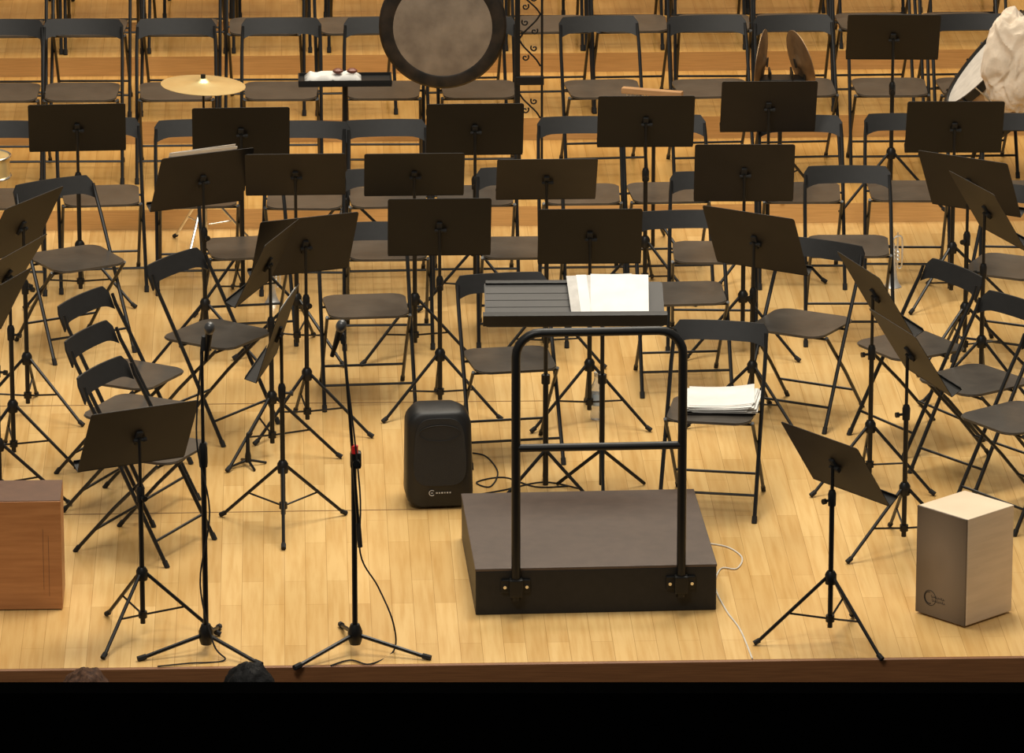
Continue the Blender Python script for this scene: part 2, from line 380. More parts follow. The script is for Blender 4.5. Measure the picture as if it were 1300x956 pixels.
for key,cx,cy,h,rz,ti,z0,br,la,lb in [
 ('a',98,165,.85,2,33,0,0,-30,'with level desk at far left, against the lowest riser'),
 ('b',306,171,.85,1,30,0,0,-20,'with level desk below the round suspended cymbal'),
 ('c',603,167,.86,0,28,0,0,-35,'with level desk below the hanging gong'),
 ('d',820,157,.86,-1,28,0,0,-40,'with level desk just below the wooden bar chimes'),
 ('e',976,138,.85,-1,28,0,1,-25,'with desk just below the pair of crash cymbals'),
 ('f',1134,50,.86,-3,34,T[0],0,-30,'standing highest in the view on the riser at right'),
 ('g',1212,164,.86,-2,28,0,0,-15,'with level desk beside the tilted bass drum'),
 ('h',258,231,.86,24,28,0,1,-30,'with slanted desk holding white papers at left'),
 ('i',375,225,.86,0,40,0,1,-45,'with low flat-tilted desk right of the desk with white papers'),
 ('j',526,225,.86,0,39,0,0,-25,'with low flat-tilted desk above the left centre desk'),
 ('k',694,231,.86,0,41,0,1,-30,'with low flat-tilted desk in front of the ornate iron post'),
 ('l',945,222,.86,-2,22,0,1,-35,'with tall upright desk right of centre, below the crash cymbals'),
 ('m',558,291,.86,0,24,0,0,-28,'with black desk behind the portable loudspeaker'),
 ('n',749,303,.86,-1,27,0,0,-30,'with desk straight behind the conductor desk'),
 ('o',957,308,.85,-33,26,0,1,-50,'with desk turned left, behind the chair with papers'),
 ('p',388,314,.86,20,26,0,1,-20,'with broad desk turned right, above the right microphone'),
 ('q',343,336,.88,71,26,0,1,-10,'with narrow side-on desk left of the broad turned desk'),
 ('r',357,424,.86,79,18,0,0,30,'with side-on desk holding papers between the two microphones'),
 ('s',30,290,.88,58,28,0,1,-35,'with side-on desk above the others at the left edge'),
 ('t',12,352,.86,66,32,0,1,-20,'with side-on desk cut by the left edge, middle one'),
 ('u',-6,398,.86,66,28,0,0,-5,'with side-on desk lowest at the left picture edge'),
 ('v',177,557,.84,24,30,0,1,0,'nearest at left, beside the brown box drum'),
 ('w',1057,592,.74,-54,33,0,1,67,'nearest at right, beside the pale box drum'),
 ('x',1108,376,.86,-72,31,0,1,-30,'with side-on desk right of centre, rear one of a close pair'),
 ('y',1152,450,.86,-71,32,0,1,-25,'with side-on desk right of centre, front one of a close pair'),
 ('z',1250,270,.88,-70,31,0,1,-40,'with side-on desk near the right edge, overlapping another'),
 ('A',1229,236,.86,-34,28,0,1,-20,'with half-turned desk near the right edge below the bass drum'),
 ]:
    SM[key]=stand(cx,cy,h,rz,ti,ms+lb,z0=z0,brown=bool(br),la=la)
def sheets(name,label,mtx,w,h,n,t=.0012,group=None,jit=.01,cat='sheet music',ja=.04):
    bm=nb()
    for k in range(n):
        box(bm,V(random.uniform(-jit,jit),random.uniform(-jit,jit),t*(k+.5)),(w,h,t*.9),Matrix.Rotation(random.uniform(-ja,ja),3,'Z'))
    o=obj(name,bm,'paper'); o.matrix_world=mtx; tag(o,label,cat,group); return o
face=lambda x,zz:Matrix.Translation((x,.0175,zz))@Matrix.Rotation(-PI/2,4,'X')
sheets('sheet_music','white sheets sticking up over the slanted desk at left',SM['h']@face(-.02,.035),.33,.30,3)
sheets('sheet_music','white sheets on the side-on desk between the microphones',SM['r']@face(-.0,.02),.32,.28,3)
# ---------------- conductor desk
P=at_z(729,385,.86)
t=thing('conductor_desk','wide black conductor desk on two poles behind the podium rail','music stand',(P.x,P.y,0),R(-1))
bm=nb(); prism(bm,[V(x,0,y) for x,y in rrect(.77,.31,.015,3)],(0,.012,0))
dk=obj('desk',bm,'deskg',t,loc=(0,0,.86),rot=(R(-70),0,0))
for k in range(3):
    bm=nb(); box(bm,V(-.19,-.0005,.075-.05*k),(.38,.0015,.003)); obj('groove',bm,'pole',dk)
bm=nb(); box(bm,V(0,-.024,-.158),(.79,.055,.006),bev=.002); box(bm,V(0,-.050,-.146),(.79,.005,.030),bev=.002); obj('ledge',bm,'pole',dk)
bm=nb(); box(bm,V(-.13,-.003,.150),(.50,.012,.022),bev=.003); obj('top_bar',bm,'pole',dk)
bm=nb(); box(bm,V(0,.03,0),(.34,.03,.05),bev=.005); obj('bracket',bm,'pole',dk)
for s in (-1,1):
    bm=nb(); tube(bm,[(s*.122,0,.04),(s*.122,0,.52)],.012,10); p=obj('pole',bm,'pole',t,True)
    bm=nb(); tube(bm,[(s*.122,0,.5),(s*.122,0,.85)],.009,8); obj('upper_pole',bm,'pole',p,True)
    bm=nb(); lathe(bm,[(0,.5),(.019,.5),(.019,.54),(0,.55)],10,Matrix.Translation((s*.122,0,0))); obj('clamp',bm,'pole',p,True)
    for k in range(3):
        a=R((90 if s<0 else 30)+120*k); c,sn=math.cos(a),math.sin(a)
        bm=nb(); tube(bm,[(s*.122,0,.2),(s*.122+c*.22,sn*.22,.008)],.008,7); obj('leg',bm,'pole',t,True)
DM=Matrix.Translation((P.x,P.y,.86))@Matrix.Rotation(R(-1),4,'Z')@Matrix.Rotation(R(-70),4,'X')
fr=lambda x,zz,y=-.0005:DM@Matrix.Translation((x,y,zz))@Matrix.Rotation(PI/2,4,'X')
o=thing('open_score','open white score on the right half of the conductor desk','score'); o.matrix_world=fr(.160,.016,-.0095)
bm=nb()
for k in range(5): box(bm,V(-.018-.0055*k,.0,.003+.003*k),(.30-.004*k,.315,.0026),Matrix.Rotation(.014*k,3,'Z'))
obj('page_block',bm,'page',o)
bm=nb(); box(bm,V(.035,-.005,.0185),(.25,.32,.002),Matrix.Rotation(-.03,3,'Z')); obj('top_page',bm,'paper',o)
bm=nb(); box(bm,V(-.118,-.002,.0185),(.045,.31,.002),Matrix.Rotation(.05,3,'Z')); obj('turned_page',bm,'paper',o)
# ---------------- podium
hp=.2
fl=at_z(603,720,hp); frt=at_z(910,718,hp); br_=at_z(878,622,hp); bl=at_z(583,625,hp)
xd=(frt-fl); xd.z=0; Wp=xd.length; xd.normalize(); yd=V(-xd.y,xd.x,0); Dp=((bl-fl).dot(yd)+(br_-frt).dot(yd))/2
ang=math.atan2(xd.y,xd.x); mid=(fl+frt)/2+yd*Dp/2
sk=(((bl-fl)+(br_-frt))/2).dot(xd)
ang2=ang+math.atan2(-sk,Dp)*.85
pod=thing('conductor_podium','low dark conductor podium box with carpeted top and black guard rail','podium',(mid.x+xd.x*sk*.40,mid.y,0),ang2)
bm=nb(); box(bm,V(0,0,.095),(Wp,Dp,.19),bev=.006); obj('box',bm,'podside',pod)
bm=nb(); box(bm,V(0,0,.194),(Wp+.004,Dp+.004,.012),bev=.003); obj('carpet_top',bm,'podium',pod)
fy=-Dp/2-.022
def lx(px,py):
    d=ray(px,py); R3=Matrix.Rotation(ang2,3,'Z'); n=R3@V(0,1,0); p0=Vector(pod.location)+n*fy; k=(p0-CAM).dot(n)/d.dot(n); w=CAM+d*k
    return (w-Vector(pod.location)).dot(R3@V(1,0,0)), w.z
x0,_=lx(655,700); x1,_=lx(865,700); _,zt=lx(760,421); _,zm=lx(760,567)
r=.10; pts=[(x0,fy,.07)]+[(x0,fy,zt-r)]+[(x0+r-r*math.cos(R(a)),fy,zt-r+r*math.sin(R(a))) for a in range(15,91,15)]+[(x1-r+r*math.sin(R(a)),fy,zt-r+r*math.cos(R(a))) for a in range(0,91,15)]+[(x1,fy,.07)]
bm=nb(); tube(bm,pts,.0185,12); rail=obj('guard_rail',bm,'pole',pod,True)
bm=nb(); tube(bm,[(x0,fy,zm),(x1,fy,zm)],.017,10); obj('crossbar',bm,'pole',rail,True)
for x in (x0,x1):
    bm=nb(); box(bm,V(x,fy+.014,.125),(.12,.012,.055),bev=.003); box(bm,V(x,fy-.006,.125),(.055,.04,.075),bev=.006); b_=obj('bracket',bm,'pole',pod)
    for s in (-1,1):
        bm=nb(); tube(bm,[(x+s*.045,fy+.01,.125),(x+s*.045,fy-.004,.125)],.007,8); obj('bolt',bm,'chrome',b_,True)
# ---------------- loudspeaker
P=at_z(556,646,0); P=P+V(0,.11,0)
t=thing('loudspeaker','black portable loudspeaker with rounded grille on the floor left of the podium','loudspeaker',(P.x,P.y,0),R(4))
bm=nb(); prof=rrect(.29,.43,.065,7)
n=len(prof); ring=[]
for yy,sc in ((-.12,.86),(-.112,.95),(-.095,1),(.02,1),(.11,.84),(.13,.74)):
    row=[]
    for x,zz in prof:
        tp=1-.06*(zz/.43+.5)**2
        row.append(bm.verts.new((x*sc*tp,yy+.012*(zz/.43),.222+zz*(sc*.5+.5))))
    ring.append(row)
for a,b in zip(ring,ring[1:]):
    for k in range(n): bm.faces.new((a[k],a[(k+1)%n],b[(k+1)%n],b[k]))
bm.faces.new(ring[0]); bm.faces.new(ring[-1][::-1]); obj('cabinet',bm,'speaker',t,True)
bm=nb(); out=[]
for k in range(32):
    a=2*PI*k/32; c,s=math.cos(a),math.sin(a); rr=lambda v,p:math.copysign(abs(v)**p,v)
    zz=.150*rr(s,.55); out.append(V((.112-.008*(zz/.145))*rr(c,.5),-.128+.012*(zz/.43),.260+zz))
prism(bm,out,(0,.014,0)); gr=obj('grille',bm,'grille',t)
bm=nb(); tube(bm,[V(.088*math.cos(2*PI*k/24),-.127,.345+.035*math.sin(2*PI*k/24)) for k in range(24)],.002,5,True); obj('horn_ring',bm,'grille',gr,True)
bm=nb(); tube(bm,[V(-.035+.012*math.cos(2*PI*k/16),-.128,.078+.012*math.sin(2*PI*k/16)) for k in range(2,15)],.002,5)
for k,w in enumerate((.008,.006,.008,.005,.007,.006)): box(bm,V(-.014+.0115*k,-.128,.078),(w,.002,.006))
box(bm,V(-.035,-.128,.078),(.010,.002,.003)); obj('logo',bm,'page',gr)
for s in (-1,1):
    bm=nb(); box(bm,V(s*.07,0,.008),(.04,.14,.018),bev=.003); obj('foot',bm,'rubber',t)
def cable(name,label,pix_,m,r=.0035,z_=.004):
    pts=[at_z(a,b,z_+(c[0] if c else 0)) for a,b,*c in pix_]
    bm=nb(); tube(bm,smoothpath(pts,6),r,6); return tag(obj(name,bm,m,None,True),label,'cable')
cable('cable','black cable looping on the floor behind the loudspeaker',[(600,575),(618,580),(632,600),(622,618),(605,612),(640,606),(680,618),(722,617)],'rubber')
cable('cable','second black cable trailing left under the conductor desk legs',[(606,628),(640,622),(690,612),(735,620)],'rubber')
cable('cable','thin white cable running from the podium side to the stage edge',[(900,690),(925,695),(942,708),(935,722),(915,722),(908,745),(922,775),(940,800),(955,836)],'white')
# ---------------- box drums
f=at_z(1221,797,0); l_=at_z(1162,778,0); r_=at_z(1292,781,0)
e1=(f-l_); w1=e1.length; e2=(r_-f); w2=e2.length; e1.normalize()
w1=max(w1,.27); w2=max(w2,.27)
angc=math.atan2(e1.y,e1.x); yv=V(-e1.y,e1.x,0); c0=l_+e1*w1/2+yv*w2/2
hc=.455
cj=thing('box_drum','pale birch box drum with grey-brown front at the right stage edge','drum',(c0.x,c0.y,0),angc)
bm=nb(); box(bm,V(0,.004,hc/2+.008),(w1,w2-.008,hc),bev=.004); obj('body',bm,'birch',cj)
bm=nb(); box(bm,V(0,-w2/2+.002,hc/2+.008),(w1,.006,hc),bev=.002); fp=obj('front_panel',bm,'sunburst',cj)
bm=nb()
tube(bm,[V(-.055+.032*math.cos(R(a)),-w2/2-.0015,.085+.032*math.sin(R(a))) for a in range(0,360,15)],.0012,5,True)
tube(bm,[V(-.060+.023*math.cos(R(a)),-w2/2-.0015,.085+.025*math.sin(R(a))) for a in range(80,300,18)],.0018,5)
def script(x_,zz,n,w):
    pts=[]
    for k in range(n*6):
        u=k/6; pts.append(V(x_+w*u+.0022*math.cos(u*2*PI),-w2/2-.0015,zz+.0035*math.sin(u*2*PI)*(1.7 if int(u)%3==0 else 1)))
    tube(bm,pts,.0009,4)
script(-.050,.094,8,.0095); script(-.046,.078,8,.0095)
obj('emblem',bm,'rubber',fp)
for sx in (-1,1):
    for sy in (-1,1):
        bm=nb(); box(bm,V(sx*(w1/2-.03),sy*(w2/2-.03),.005),(.025,.025,.010)); obj('foot',bm,'rubber',cj)
a=at_z(80,774,0)
cj=thing('box_drum','reddish brown wooden box drum cut by the left picture edge','drum',(a.x-.16,a.y+.14,0),0)
bm=nb(); box(bm,V(0,0,.235),(.32,.28,.455),bev=.004); obj('body',bm,'cajon',cj)
bm=nb(); box(bm,V(0,.001,.4655),(.318,.276,.008),bev=.003); obj('top',bm,'cajontop',cj)
bm=nb(); box(bm,V(0,-.142,.236),(.32,.006,.462),bev=.002); fp=obj('front_panel',bm,'cajon',cj)
for k in range(2):
    bm=nb(); box(bm,V(.085+.022*k,-.1452,.22-.03*k),(.0015,.001,.26)); obj('slot',bm,'cajontop',fp)
for sx in (-1,1):
    for sy in (-1,1):
        bm=nb(); box(bm,V(sx*.13,sy*.11,.004),(.025,.025,.008)); obj('foot',bm,'rubber',cj)
# ---------------- sheet stack on chair
P=at_z(915,514,.449)
PB=Matrix.Translation(P+V(0,0,.0005))@Matrix.Rotation(R(-6),4,'Z')
o=sheets('folder','black folder under the white sheets on the chair beside the podium',PB,.29,.30,2,.002,cat='folder',jit=.004); o.data.materials[0]=M['desklit']
bm=nb()
for k in range(12):
    rot=random.uniform(-.09,.07); dx=random.uniform(-.02,.02); dy=random.uniform(-.015,.015); zb_=.0024*k
    G=[]
    for i in range(9):
        row=[]
        for j in range(3):
            x=(i/8-.5)*.28; y=(j/2-.5)*.28; lift=.014*(k/12)*max(0,i/8-.35)**2*3+.010*max(0,.2-i/8)
            q=Matrix.Rotation(rot,3,'Z')@V(x,y,0)
            row.append(bm.verts.new((q.x+dx,q.y+dy,zb_+lift)))
        G.append(row)
    for i in range(8):
        for j in range(2): bm.faces.new((G[i][j],G[i+1][j],G[i+1][j+1],G[i][j+1]))
o=obj('sheet_music',bm,'paper'); o.matrix_world=PB@Matrix.Translation((.008,0,.0052)); tag(o,'loose pile of white sheet music lying on the folding chair beside the podium','sheet music')
md=o.modifiers.new('s','SOLIDIFY'); md.thickness=.0014; md.offset=1
# ---------------- microphone stands
def mic(label,loc,rx,rz):
    t=thing('microphone',label,'microphone',loc,rz); t.rotation_euler=(rx,0,rz); t.scale=(.82,.82,.82)
    bm=nb(); lathe(bm,[(0,-.15),(.011,-.15),(.012,-.10),(.018,.0),(.0185,.01),(0,.012)],14); obj('handle',bm,'pole',t,True)
    bm=nb(); lathe(bm,[(.0,.008),(.019,.01),(.026,.028),(.0265,.04),(.022,.057),(.012,.067),(0,.069)],14); obj('mesh_head',bm,'gray',t,True)
    return t
def micstand(label,px,py,a0,rl):
    P=at_z(px,py,0); t=thing('microphone_stand',label,'microphone stand',(P.x,P.y,0))
    for k in range(3):
        a=R(a0+120*k); c,s=math.cos(a),math.sin(a)
        bm=nb(); tube(bm,[(c*.015,s*.015,.075),(c*rl,s*rl,.010)],.0085,7); l=obj('leg',bm,'pole',t,True)
        bm=nb(); tube(bm,[(c*(rl-.025),s*(rl-.025),.016),(c*(rl+.01),s*(rl+.01),.010)],.012,7); obj('rubber_foot',bm,'rubber',l,True)
    bm=nb(); lathe(bm,[(0,.03),(.022,.035),(.03,.06),(.03,.09),(.018,.12),(0,.12)],12); obj('hub',bm,'pole',t,True)
    return t,P
t,P=micstand('straight black microphone stand at left front of the stage',262,828,-40,.28)
ztop_=at_Y(268,432,P.y).z
bm=nb(); tube(bm,[(0,0,.04),(0,0,.80)],.011,10); obj('pole',bm,'pole',t,True)
bm=nb(); tube(bm,[(0,0,.7),(0.0,0,ztop_-.05),(.005,0,ztop_)],.007,8); obj('upper_pole',bm,'pole',t,True)
bm=nb(); lathe(bm,[(0,.78),(.016,.78),(.018,.80),(.017,.86),(.012,.88),(0,.88)],12); obj('clamp',bm,'pole',t,True)
bm=nb(); tube(bm,[(0.005,0,ztop_-.04),(.012,-.01,ztop_+.02)],.011,10); obj('clip',bm,'rubber',t,True)
mic('black microphone on the straight stand at left',(P.x+.03,P.y-.02,ztop_+.03),R(18),R(20))
t2,P2=micstand('black boom microphone stand with a red band left of the loudspeaker',451,828,-20,.31)
zc=at_Y(447,582,P2.y).z; za=at_Y(436,425,P2.y); zb=at_Y(457,690,P2.y); zr=at_Y(450,566,P2.y)
bm=nb(); tube(bm,[(0,0,.04),(0,0,zc)],.011,10); obj('pole',bm,'pole',t2,True)
bm=nb(); box(bm,V(.008,-.015,zc),(.045,.05,.07),bev=.012); tube(bm,[(.01,-.03,zc),(.01,-.07,zc)],.014,8); obj('clamp',bm,'pole',t2,True)
lo=lambda q:V(q.x-P2.x,-.045,q.z)
bm=nb(); tube(bm,[lo(zb),lo(za)],.0065,8); bo=obj('boom_arm',bm,'pole',t2,True)
bm=nb(); tube(bm,[lo(zb),lo(zb)+(lo(za)-lo(zb)).normalized()*.10],.010,8); obj('counterweight',bm,'rubber',bo,True)
bm=nb(); q=lo(zr); tube(bm,[q-V(0,0,.016),q+V(0,0,.016)],.014,10); obj('red_band',bm,'red',bo,True)
bm=nb(); q=lo(za); tube(bm,[q-V(0,0,.02),q+V(-.008,-.01,.02)],.011,10); obj('clip',bm,'rubber',t2,True)
q=za+V(-.016,-.06,.03); mic('black microphone tipped left on the boom stand',tuple(q),R(25),R(35))
pts=[V(P.x,P.y-.02,ztop_-.05),V(P.x-.025,P.y-.02,.9),V(P.x+.022,P.y-.02,.6),V(P.x-.02,P.y-.022,.3),V(P.x+.03,P.y-.07,.06),at_z(285,838,.006),at_z(240,842,.006),at_z(200,846,.006)]
bm=nb(); tube(bm,smoothpath(pts,7),.0035,6); tag(obj('cable',bm,'rubber',None,True),'black cable winding down the straight microphone stand','cable')
pts=[za+V(0,-.06,-.03),zb+V(.0,-.06,.25),zb+V(.0,-.06,-.02),at_Y(480,745,P2.y-.02),at_Y(499,790,P2.y-.06),at_z(500,826,.006),at_z(470,843,.006),at_z(445,838,.006),at_z(420,845,.006)]
bm=nb(); tube(bm,smoothpath(pts,7),.0035,6); tag(obj('cable',bm,'rubber',None,True),'black cable hanging in a curve from the boom microphone stand','cable')
# ---------------- small instrument peg on the floor
P=at_z(315,592,0)
t=thing('instrument_stand','small black peg stand for a wind instrument on the floor at left','stand',tuple(P))
for k in range(4):
    a=R(20+90*k); bm=nb(); tube(bm,[(0,0,.03),(math.cos(a)*.085,math.sin(a)*.085,.007)],.006,6); obj('leg',bm,'pole',t,True)
bm=nb(); lathe(bm,[(0,.02),(.014,.02),(.014,.05),(.010,.07),(.007,.15),(0,.16)],10); obj('peg',bm,'pole',t,True)
# ---------------- bottle
P=at_z(758,532,0)
t=thing('water_bottle','clear plastic water bottle on the floor behind the conductor desk','bottle',tuple(P)); t.scale=(1,1,1.08)
bm=nb(); lathe(bm,[(0,0),(.03,.002),(.032,.01),(.030,.04),(.032,.06),(.032,.12),(.029,.14),(.014,.172),(.013,.19),(0,.19)],18); obj('body',bm,'plastic',t,True)
bm=nb(); lathe(bm,[(.0325,.065),(.0328,.065),(.0328,.115),(.0325,.115)],18,loop=True); obj('label_band',bm,'blue',t,True)
bm=nb(); lathe(bm,[(0,.188),(.015,.188),(.015,.205),(0,.206)],14); obj('cap',bm,'white',t,True)
# ---------------- gong and its stand
zt1=T[0]; B=at_z(672,243,zt1); YG=B.y
gc=at_Y(562,34,YG-.05)
t=thing('gong','large round bronze gong with dark rim hanging at the top','gong',tuple(gc),R(-2))
RX=Matrix.Rotation(PI/2,4,'X')
Rg=.322
bm=nb(); lathe(bm,[(.250,.018),(.258,.022),(.31,.012),(Rg,-.005),(Rg,-.05),(Rg-.006,-.05),(Rg-.006,-.008),(.25,.010)],56,RX,loop=True); obj('rim',bm,'gongrim',t,True)
bm=nb(); lathe(bm,[(0,.024),(.08,.023),(.20,.021),(.252,.018),(.252,.010),(0,.010)],56,RX); fc=obj('face',bm,'gongface',t,True)
for s in (-1,1):
    bm=nb(); tube(bm,[(s*.13,.02,.29),(s*.13,.05,.45)],.004,6); obj('cord',bm,'rubber',t,True)
xl=at_Y(657,100,YG).x-B.x; xr=at_Y(688,100,YG).x-B.x
gz=gc.z+.45
t=thing('gong_stand','tall ornate black wrought iron post with scrolls holding the gong','gong stand',tuple(B),0)
hz=gz-B.z
for x,wd in ((xl,.026),(xr,.012)):
    bm=nb(); box(bm,V(x,0,hz/2+.01),(wd,.018,hz-.02)); obj('post',bm,'pole',t)
bm=nb(); box(bm,V((gc.x-B.x+xr)/2-.15,0,hz),(abs(gc.x-B.x)+.5,.025,.03)); obj('top_arm',bm,'pole',t)
bm=nb(); box(bm,V((xl+xr)/2,0,.012),(.24,.22,.024),bev=.004); obj('base',bm,'pole',t)
xm=(xl+xr)/2
def zpix(py): return at_Y(672,py,YG).z-B.z
wv=(xr-xl)/2-.008
def spiral(cx,cz,sgn,up):
    return [V(cx+sgn*(.003+.016*k/14)*math.cos(k*.5),0,cz+up*(.003+.016*k/14)*math.sin(k*.5)) for k in range(15)]
ys=[-12,18,50,84,118,150]
for q_,(ya,yb) in enumerate(zip(ys,ys[1:])):
    if ya==84: continue
    za_,zb_=zpix(yb),zpix(ya); mz=(za_+zb_)/2; hh=(zb_-za_)/2; sg=1 if q_%2 else -1
    bm=nb(); tube(bm,smoothpath([V(xm-sg*wv,0,mz-hh),V(xm-sg*wv*.6,0,mz-hh*.5),V(xm,0,mz),V(xm+sg*wv*.6,0,mz+hh*.5),V(xm+sg*wv,0,mz+hh)],6),.0045,6)
    tube(bm,spiral(xm+sg*wv*.42,mz-hh*.35,1,1),.004,6); tube(bm,spiral(xm-sg*wv*.42,mz+hh*.35,-1,1),.004,6)
    obj('scroll',bm,'pole',t,True)
bm=nb(); box(bm,V(xm,0,zpix(102)),(xr-xl+.02,.03,.045),bev=.004); obj('joint_block',bm,'pole',t)
# ---------------- suspended cymbal
def base_for(px,py,h,z0):
    P=at_z(px,py,z0+h); return V(P.x,P.y,z0)
P=base_for(258,107,.84,0)
t=thing('cymbal_stand','chrome legged stand carrying the round suspended cymbal','cymbal stand',tuple(P))
tripod(t,.28,.12,.24,'chrome',10,.007)
bm=nb(); tube(bm,[(0,0,.08),(0,0,.5)],.011,8); obj('pole',bm,'chrome',t,True)
bm=nb(); tube(bm,[(0,0,.48),(0,0,.885)],.006,8); obj('upper_pole',bm,'pole',t,True)
bm=nb(); lathe(bm,[(0,.868),(.012,.868),(.012,.89),(0,.892)],10); obj('wing_nut',bm,'pole',t,True)
cy=[(.0065,.030),(.02,.028),(.033,.016),(.045,.011),(.12,.006),(.21,-.006),(.21,-.008),(.12,.004),(.045,.009),(.0065,.026)]
bm=nb(); lathe(bm,cy,48,Matrix.Rotation(R(3),4,'Y'),loop=True); o=obj('cymbal',bm,'gold',None,True,loc=tuple(P+V(0,0,.842))); tag(o,'shiny gold suspended cymbal seen nearly edge-on at upper left','cymbal')
# ---------------- tray table
P=base_for(438,103,.86,0)
t=thing('tray_table','narrow black percussion tray on a pole with a white cloth on it','tray',tuple(P))
tripod(t,.26,.1,.26,a0=10)
bm=nb(); tube(bm,[(0,0,.05),(0,0,.85)],.014,8); obj('pole',bm,'pole',t,True)
bm=nb(); box(bm,V(0,0,.86),(.46,.17,.018),bev=.003)
for s in (-1,1): box(bm,V(0,s*.083,.872),(.46,.006,.022)); box(bm,V(s*.228,0,.872),(.006,.17,.022))
obj('tray',bm,'desk',t)
bm=nb(); n1=10
G=[[bm.verts.new((-.2+.28*i/n1,-.07+.14*j/6,.010+.016*noise.noise(V(i*.7,j*.8,0))+(.022 if 0<i<n1 and 0<j<6 else 0))) for j in range(7)] for i in range(n1+1)]
for i in range(n1):
    for j in range(6): bm.faces.new((G[i][j],G[i+1][j],G[i+1][j+1],G[i][j+1]))
o=obj('cloth',bm,'paper',None,True,loc=tuple(P+V(0,-.0,.868))); tag(o,'white folded cloth lying on the percussion tray','cloth')
md=o.modifiers.new('s','SOLIDIFY'); md.thickness=.006
for i,x in enumerate((-.035,.035)):
    t=thing('castanet',('left' if i==0 else 'right')+' one of two small brown wooden castanets on the tray cloth','castanet',tuple(P+V(x,-.03,.920)),0,'castanets on the tray')
    for s in (-1,1):
        bm=nb(); lathe(bm,[(0,s*.014),(.014,s*.012),(.026,s*.004),(.026,s*.001),(0,s*.001)],16); obj('shell',bm,'maroon',t,True)
# ---------------- bar chimes (standing on the stage floor)
hb_=.80; Pc=at_z(828,117,hb_)
t=thing('bar_chimes','wooden bar with hanging metal chimes behind a music stand','chimes',(Pc.x,Pc.y,0),R(-20))
bm=nb(); box(bm,V(0,0,hb_),(.31,.04,.028),bev=.003); obj('bar',bm,'barwood',t)
for k in range(14):
    L=.06+.012*k; x=.13-.02*k
    bm=nb(); tube(bm,[(x,0,hb_-.01),(x,0,hb_-.02-L)],.0045,6); obj('chime',bm,'silver',t,True)
bm=nb(); tube(bm,[(0,.03,.0),(0,.03,hb_)],.01,8); tube(bm,[(0,.03,hb_-.02),(0,.0,hb_-.005)],.01,8); obj('pole',bm,'pole',t,True)
for k in range(3):
    a=R(90+120*k); bm=nb(); tube(bm,[(0,.03,.18),(math.cos(a)*.2,.03+math.sin(a)*.2,.008)],.008,6); obj('leg',bm,'pole',t,True)
# ---------------- crash cymbals on cradle
Pc=at_z(991,100,T[0]+.60)
t=thing('cymbal_cradle','black cradle stand holding the two crash cymbals upright','cymbal stand',(Pc.x,Pc.y,T[0]))
tripod(t,.22,.08,.20,a0=30)
bm=nb(); tube(bm,[(0,0,.04),(0,0,.6)],.011,8); obj('pole',bm,'pole',t,True)
bm=nb(); box(bm,V(0,0,.60),(.24,.12,.016),bev=.004)
for s in (-1,1): box(bm,V(s*.055,0,.625),(.008,.12,.045)); box(bm,V(s*.117,0,.615),(.008,.12,.03))
obj('cradle',bm,'pole',t)
cc=[(0,.026),(.02,.024),(.035,.014),(.05,.010),(.12,.005),(.165,-.002),(.165,-.005),(.12,.002),(.05,.007),(0,.021)]
for px,ay,az,lb in ((967,95,-15,'left crash cymbal standing upright, dull bronze'),(1016,-104,18,'right crash cymbal leaning upright, dull bronze')):
    q=at_Y(px,78,Pc.y-.01)
    t=thing('crash_cymbal',lb,'cymbal',tuple(q),0,'crash cymbals on the cradle'); t.rotation_euler=(0,R(ay),R(az))
    bm=nb(); lathe(bm,cc,40); c_=obj('disc',bm,'dullgold',t,True)
    bm=nb(); box(bm,V(0,0,.030),(.05,.012,.008),bev=.002); obj('strap',bm,'desklit',t)
# ---------------- bass drum
yB=at_z(1280,246,T[0]).y
fcn=at_Y(1255,76,yB)
nrm=V(-.745,.03,.655).normalized(); Dd=.26
Bc=fcn-nrm*(Dd/2)
t=thing('bass_drum','large bass drum with dark hoops and chrome rods tilted at the right edge','drum',(Bc.x,Bc.y,T[0]),0)
ax=Matrix.Translation((0,0,Bc.z-T[0]))@nrm.to_track_quat('Z','Y').to_matrix().to_4x4()
Rd=.30
bm=nb(); lathe(bm,[(Rd-.01,-Dd/2),(Rd,-Dd/2),(Rd,Dd/2),(Rd-.01,Dd/2)],48,ax,loop=True); obj('shell',bm,'shellwood',t,True)
for s in (-1,1):
    bm=nb(); lathe(bm,[(Rd-.005,s*(Dd/2-.025)),(Rd+.014,s*(Dd/2-.025)),(Rd+.014,s*(Dd/2+.016)),(Rd-.005,s*(Dd/2+.016))],48,ax,loop=True); h_=obj('hoop',bm,'pole',t,True)
    bm=nb(); lathe(bm,[(0,s*(Dd/2+.002)),(Rd-.002,s*(Dd/2+.002)),(Rd-.002,s*(Dd/2-.002)),(0,s*(Dd/2-.002))],48,ax); obj('drum_head',bm,'drumhead',t,True)
for k in range(18):
    a=2*PI*k/18; c,s=math.cos(a)*(Rd+.018),math.sin(a)*(Rd+.018)
    bm=nb(); tube(bm,[ax@V(c,s,-Dd/2),ax@V(c,s,Dd/2+.02)],.006,6); tube(bm,[ax@V(c*.98,s*.98,-.045),ax@V(c*.98,s*.98,.045)],.012,8); obj('tension_rod',bm,'chrome' if k%2 else 'pole',t,True)
hb=Bc.z-T[0]
for s in (-1,1):
    for s2 in (-1,1):
        bm=nb(); tube(bm,[(s*.10,s2*.08,max(.12,hb-.24)),(s*.19,s2*.14,.01)],.011,8); obj('leg',bm,'pole',t,True)
bm=nb(); box(bm,V(0,0,max(.10,hb-.25)),(.28,.20,.025),bev=.004); obj('cradle',bm,'pole',t)
